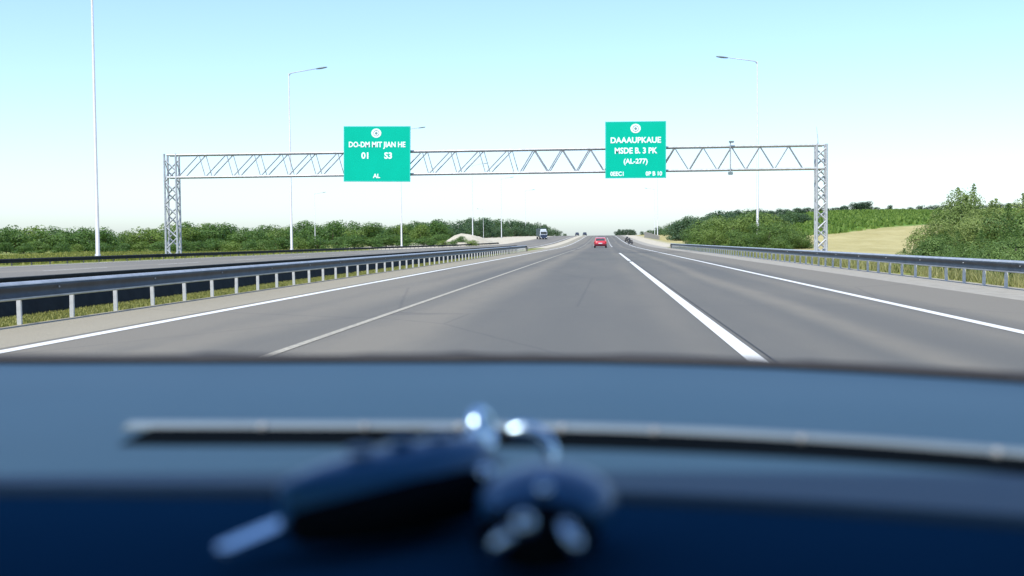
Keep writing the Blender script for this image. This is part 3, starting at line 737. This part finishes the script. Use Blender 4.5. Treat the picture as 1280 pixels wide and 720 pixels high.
def sheet(name, prof, mat, x0=-.95, x1=.95, nxs=60, smooth=True):
    """solid of the closed profile [(y,z)] swept across the car, bent towards the driver at right"""
    v, f = [], []; n = len(prof)
    for i in range(nxs+1):
        X = x0+(x1-x0)*i/nxs
        for (y, z) in prof: v.append((X, y+bend(X)*min(1, max(.55, y/.75)), ZD+z))
    for i in range(nxs):
        for k in range(n): f.append((i*n+k, i*n+(k+1) % n, (i+1)*n+(k+1) % n, (i+1)*n+k))
    f += [tuple(range(n)), tuple(range(nxs*n, nxs*n+n))[::-1]]
    me = rawmesh(name, v, f); me.transform(invc)
    bm = bmesh.new(); bm.from_mesh(me); bmesh.ops.recalc_face_normals(bm, faces=bm.faces); bm.to_mesh(me); bm.free()
    return link(name, me, mat, car_root, smooth)
sheet('top_panel', [(1.19, -.06), (1.19, -.004), (1.17, .0), (.9, .001), (.6, .001), (.577, .001), (.5715, .001), (.5705, .0002), (.569, -.004), (.565, -.03), (.565, -.06)], M['dash'])
sheet('near_dash', [(.564, -.06), (.568, -.0045), (.566, -.0035), (.55, -.0035), (.4, -.005), (.3, -.012), (.24, -.04), (.22, -.12), (.26, -.3), (.5, -.32), (.564, -.3)], M['dash2'])  # nearer stretch of the dashboard, in a darker navy than the top
# rubber seal at the foot of the windscreen, slightly uneven
v, f = [], []; n = 8
for i in range(81):
    X = -.95+1.9*i/80; y = 1.2+bend(X); rr = .0056+.0022*noise.noise(Vector((X*9, 0, 0)))+.0034*max(0, noise.noise(Vector((X*24, 3, 0))))
    for k in range(n):
        t = 6.283*k/n; v.append((X, y+rr*1.6*math.cos(t), ZD+.001+rr*math.sin(t)))
for i in range(80):
    for k in range(n): f.append((i*n+k, i*n+(k+1) % n, (i+1)*n+(k+1) % n, (i+1)*n+k))
me = rawmesh('windscreen_seal', v, f); me.transform(invc); link('windscreen_seal', me, M['black'], car_root, True)
xs0 = at_z(132, 545, ZD+.002).x
sheet('vent_trim', [(.742, .0015), (.744, .0040), (.757, .0050), (.761, .0015)], M['strip'], xs0, .93)
sheet('air_vent', [(.686, .0012), (.6865, .0015), (.7412, .0032), (.7415, .0012)], M['void'], xs0+.02, .93)  # solid black strip, the dark of the open slot put into its colour
for px in (305, 440, 565, 700, 820, 1000, 1210):
    p = at_z(px, 548, ZD+.004); X = p.x; bm = bmesh.new()
    bmesh.ops.create_uvsphere(bm, u_segments=10, v_segments=6, radius=.003, matrix=Matrix.Translation((X, .736+bend(X), ZD+.0045)))
    bm.transform(invc); obj('vent_clip', bm, M['clip'], car_root, True)
# roof and windscreen header that shade the dashboard
bm = bmesh.new()
v, f = [], []
for i in range(13):
    for j in range(13):
        X = -.72+1.44*i/12; Y = -1.6+2.0*j/12; v.append((X, Y, EYE.z+.30-.10*(X/.72)**2-.07*max(0, (Y+.2)/.6)**2))
f = [(i*13+j, (i+1)*13+j, (i+1)*13+j+1, i*13+j+1) for i in range(12) for j in range(12)]
top = [(a, b, c+.03) for a, b, c in v]; nn = len(v); v += top
f2 = [tuple(k+nn for k in q)[::-1] for q in f]
def edge(a, b): return (a, b, b+nn, a+nn)
sd = [edge(i*13, (i+1)*13) for i in range(12)]+[edge(i*13+12, (i+1)*13+12) for i in range(12)]+[edge(j, j+1) for j in range(12)]+[edge(156+j, 156+j+1) for j in range(12)]
ROOF = True
if ROOF:
    me = rawmesh('roof', v, f+f2+sd); me.transform(invc); link('roof', me, M['dash2'], car_root, True)
    bm = bmesh.new()
    for s in (-1, 1): tube(bm, [(s*.70, .34, EYE.z+.14), (s*.9, .95, ZD+.0)], .03, 8)
    bm.transform(invc); obj('windscreen_pillars', bm, M['dash2'], car_root, True)
tag(car_root, 'out of focus slate blue dashboard top with a silver edged air slot across the foreground', 'dashboard')

# ------------------------------------------------------------------ keys
z0 = ZD+.0005
kr = empty('car_keys', (-.09, .56, z0)); ik = Matrix.Translation(-kr.location)
def kpart(name, bm, mat, smooth=True, parent=None):
    bm.transform(ik); o = obj(name, bm, mat, kr, smooth)
    return o
def fob(bm, a, b, w, th, lift):
    """rounded elongated shell from a to b"""
    a = Vector(a); b = Vector(b); d = (b-a); L = d.length; d.normalize(); side = Vector((-d.y, d.x, 0)).normalized(); up = d.cross(side)
    if up.z < 0: up = -up
    rings = []; prof = [(0, .0), (.01, .26), (.05, .44), (.15, .64), (.35, .88), (.6, 1.), (.82, .9), (.93, .72), (.985, .4), (1, .0)]
    for t, s in prof:
        c = a+d*L*t; s = max(s, .02)
        rings.append([bm.verts.new(c+side*(w/2*s*math.copysign(abs(math.cos(u))**.6, math.cos(u)))+up*(th/2*(.35+.65*s)*math.copysign(abs(math.sin(u))**.75, math.sin(u)))) for u in [6.283*k/16 for k in range(16)]])
    for r0, r1 in zip(rings, rings[1:]):
        for k in range(16): bm.faces.new((r0[k], r0[(k+1) % 16], r1[(k+1) % 16], r1[k]))
    bm.faces.new(rings[0]); bm.faces.new(rings[-1][::-1])
A = at_z(352, 632, z0+.016); B = at_z(606, 576, z0+.018)
bm = bmesh.new(); fob(bm, A, B, .037, .030, 0); kpart('key_fob', bm, M['fob'])
t0 = at_z(272, 690, z0+.003); t1 = at_z(385, 642, z0+.010)
d = (t1-t0).normalized(); sd_ = Vector((-d.y, d.x, 0)).normalized()
bm = bmesh.new(); pr_ = []
for q, w in ((0, .0012), (.06, .0042), (.3, .0048), (1., .0048)):
    c = t0.lerp(t1, q)
    pr_.append([bm.verts.new(c+sd_*w*a+Vector((0, 0, h))) for a, h in ((-1, -.0012), (1, -.0012), (1, .0012), (-1, .0012))])
for r0, r1 in zip(pr_, pr_[1:]):
    for k in range(4): bm.faces.new((r0[k], r0[(k+1) % 4], r1[(k+1) % 4], r1[k]))
bm.faces.new(pr_[0]); bm.faces.new(pr_[-1][::-1]); kpart('key_blade', bm, M['keymetal'], False)
bm = bmesh.new()
for q in (.35, .55, .75):
    c = A.lerp(B, q)+Vector((0, 0, .0165)); bmesh.ops.create_uvsphere(bm, u_segments=12, v_segments=6, radius=1, matrix=Matrix.Translation(c) @ Matrix.Rotation(math.atan2(d.y, d.x), 4, 'Z') @ Matrix.Diagonal((.007, .006, .0016, 1)))
kpart('button', bm, M['fob'])
# upright split ring, larger ring, round tag, clasp
Dr = .625; c = at_y(603, 538, Dr)
bm = bmesh.new(); torus(bm, c, .0092, .0036, Matrix.Rotation(R(-16), 3, 'Y') @ Matrix.Rotation(R(74), 3, 'Z') @ Matrix.Rotation(R(90), 3, 'X'), 36, 10); torus(bm, c+Vector((.001, .004, -.001)), .0085, .0030, Matrix.Rotation(R(-20), 3, 'Y') @ Matrix.Rotation(R(80), 3, 'Z') @ Matrix.Rotation(R(90), 3, 'X'), 36, 10); kpart('split_ring', bm, M['keymetal'])
c2 = at_y(652, 575, .60)
bm = bmesh.new(); torus(bm, c2, .0150, .0042, Matrix.Rotation(R(84), 3, 'X'), 36, 10, R(-50), R(110)); kpart('key_ring', bm, M['keymetal'])
c3 = at_z(684, 650, z0+.008)
bm = bmesh.new(); bmesh.ops.create_uvsphere(bm, u_segments=28, v_segments=16, radius=1, matrix=Matrix.Translation((c3.x, c3.y, z0+.0150)) @ Matrix.Diagonal((.0275, .034, .0150, 1))); kpart('round_tag', bm, M['fob'])
for (px, py, zz, rr) in ((655, 655, .024, .0036), (680, 612, .026, .0028), (590, 548, .022, .004), (606, 592, .020, .004)):
    q = at_z(px, py, z0+zz); bm = bmesh.new(); bmesh.ops.create_uvsphere(bm, u_segments=14, v_segments=8, radius=rr, matrix=Matrix.Translation(q)); kpart('glint_bead', bm, M['keymetal'])  # small metal beads added as the bright glints on the keys
for pp in (((634, 668, .020), (622, 684, .014), (612, 702, .008)), ((706, 655, .020), (716, 676, .016), (722, 694, .009))):
    bm = bmesh.new(); tube(bm, [at_z(a, b_, z0+h) for a, b_, h in pp], [.0020, .0030, .0026], 10); kpart('clasp_prong', bm, M['keymetal'])
bm = bmesh.new(); bmesh.ops.create_uvsphere(bm, u_segments=24, v_segments=12, radius=1, matrix=Matrix.Translation((c3.x-.002, c3.y-.038, z0+.011)) @ Matrix.Diagonal((.023, .022, .0115, 1))); kpart('tag_shade', bm, M['void'])  # black blob added as the shade below the round tag
bm = bmesh.new(); fob(bm, A+Vector((.006, -.006, -.008)), B+Vector((.002, -.020, -.007)), .038, .022, 0); kpart('fob_shade', bm, M['void'])  # black lower shell added as the shadow under the fob
tag(kr, 'blurred car key and dark round tag on one ring, lying on the dashboard', 'keys')

# ------------------------------------------------------------------ light
w = bpy.data.worlds.new('World'); S.world = w; w.use_nodes = True; nt = w.node_tree
bg = nt.nodes['Background']; sky = nt.nodes.new('ShaderNodeTexSky'); sky.sky_type = 'NISHITA'; sky.sun_disc = False
el, az = R(58), R(205)          # azimuth clockwise from +Y: behind the camera, to the left
sky.sun_elevation = el; sky.sun_rotation = az; sky.air_density = 1.0; sky.dust_density = .95; sky.ozone_density = 1.8
wb = nt.nodes.new('ShaderNodeMix'); wb.data_type = 'RGBA'; wb.blend_type = 'MULTIPLY'; wb.inputs[0].default_value = 1; wb.inputs[7].default_value = (.89, .985, 1.15, 1)
nt.links.new(sky.outputs[0], wb.inputs[6]); nt.links.new(wb.outputs[2], bg.inputs[0]); bg.inputs[1].default_value = .12
sd = Vector((math.sin(az)*math.cos(el), math.cos(az)*math.cos(el), math.sin(el)))
L = bpy.data.lights.new('sun', 'SUN'); L.energy = 2.9; L.angle = R(.5); L.color = (1, .97, .92)
lo = bpy.data.objects.new('sun', L); C.objects.link(lo); lo.rotation_euler = sd.to_track_quat('Z', 'Y').to_euler(); lo.location = (0, 0, 50)
S.view_settings.view_transform = 'Standard'; S.view_settings.look = 'None'; S.view_settings.gamma = 1; S.view_settings.exposure = .95
S.render.engine = 'CYCLES'
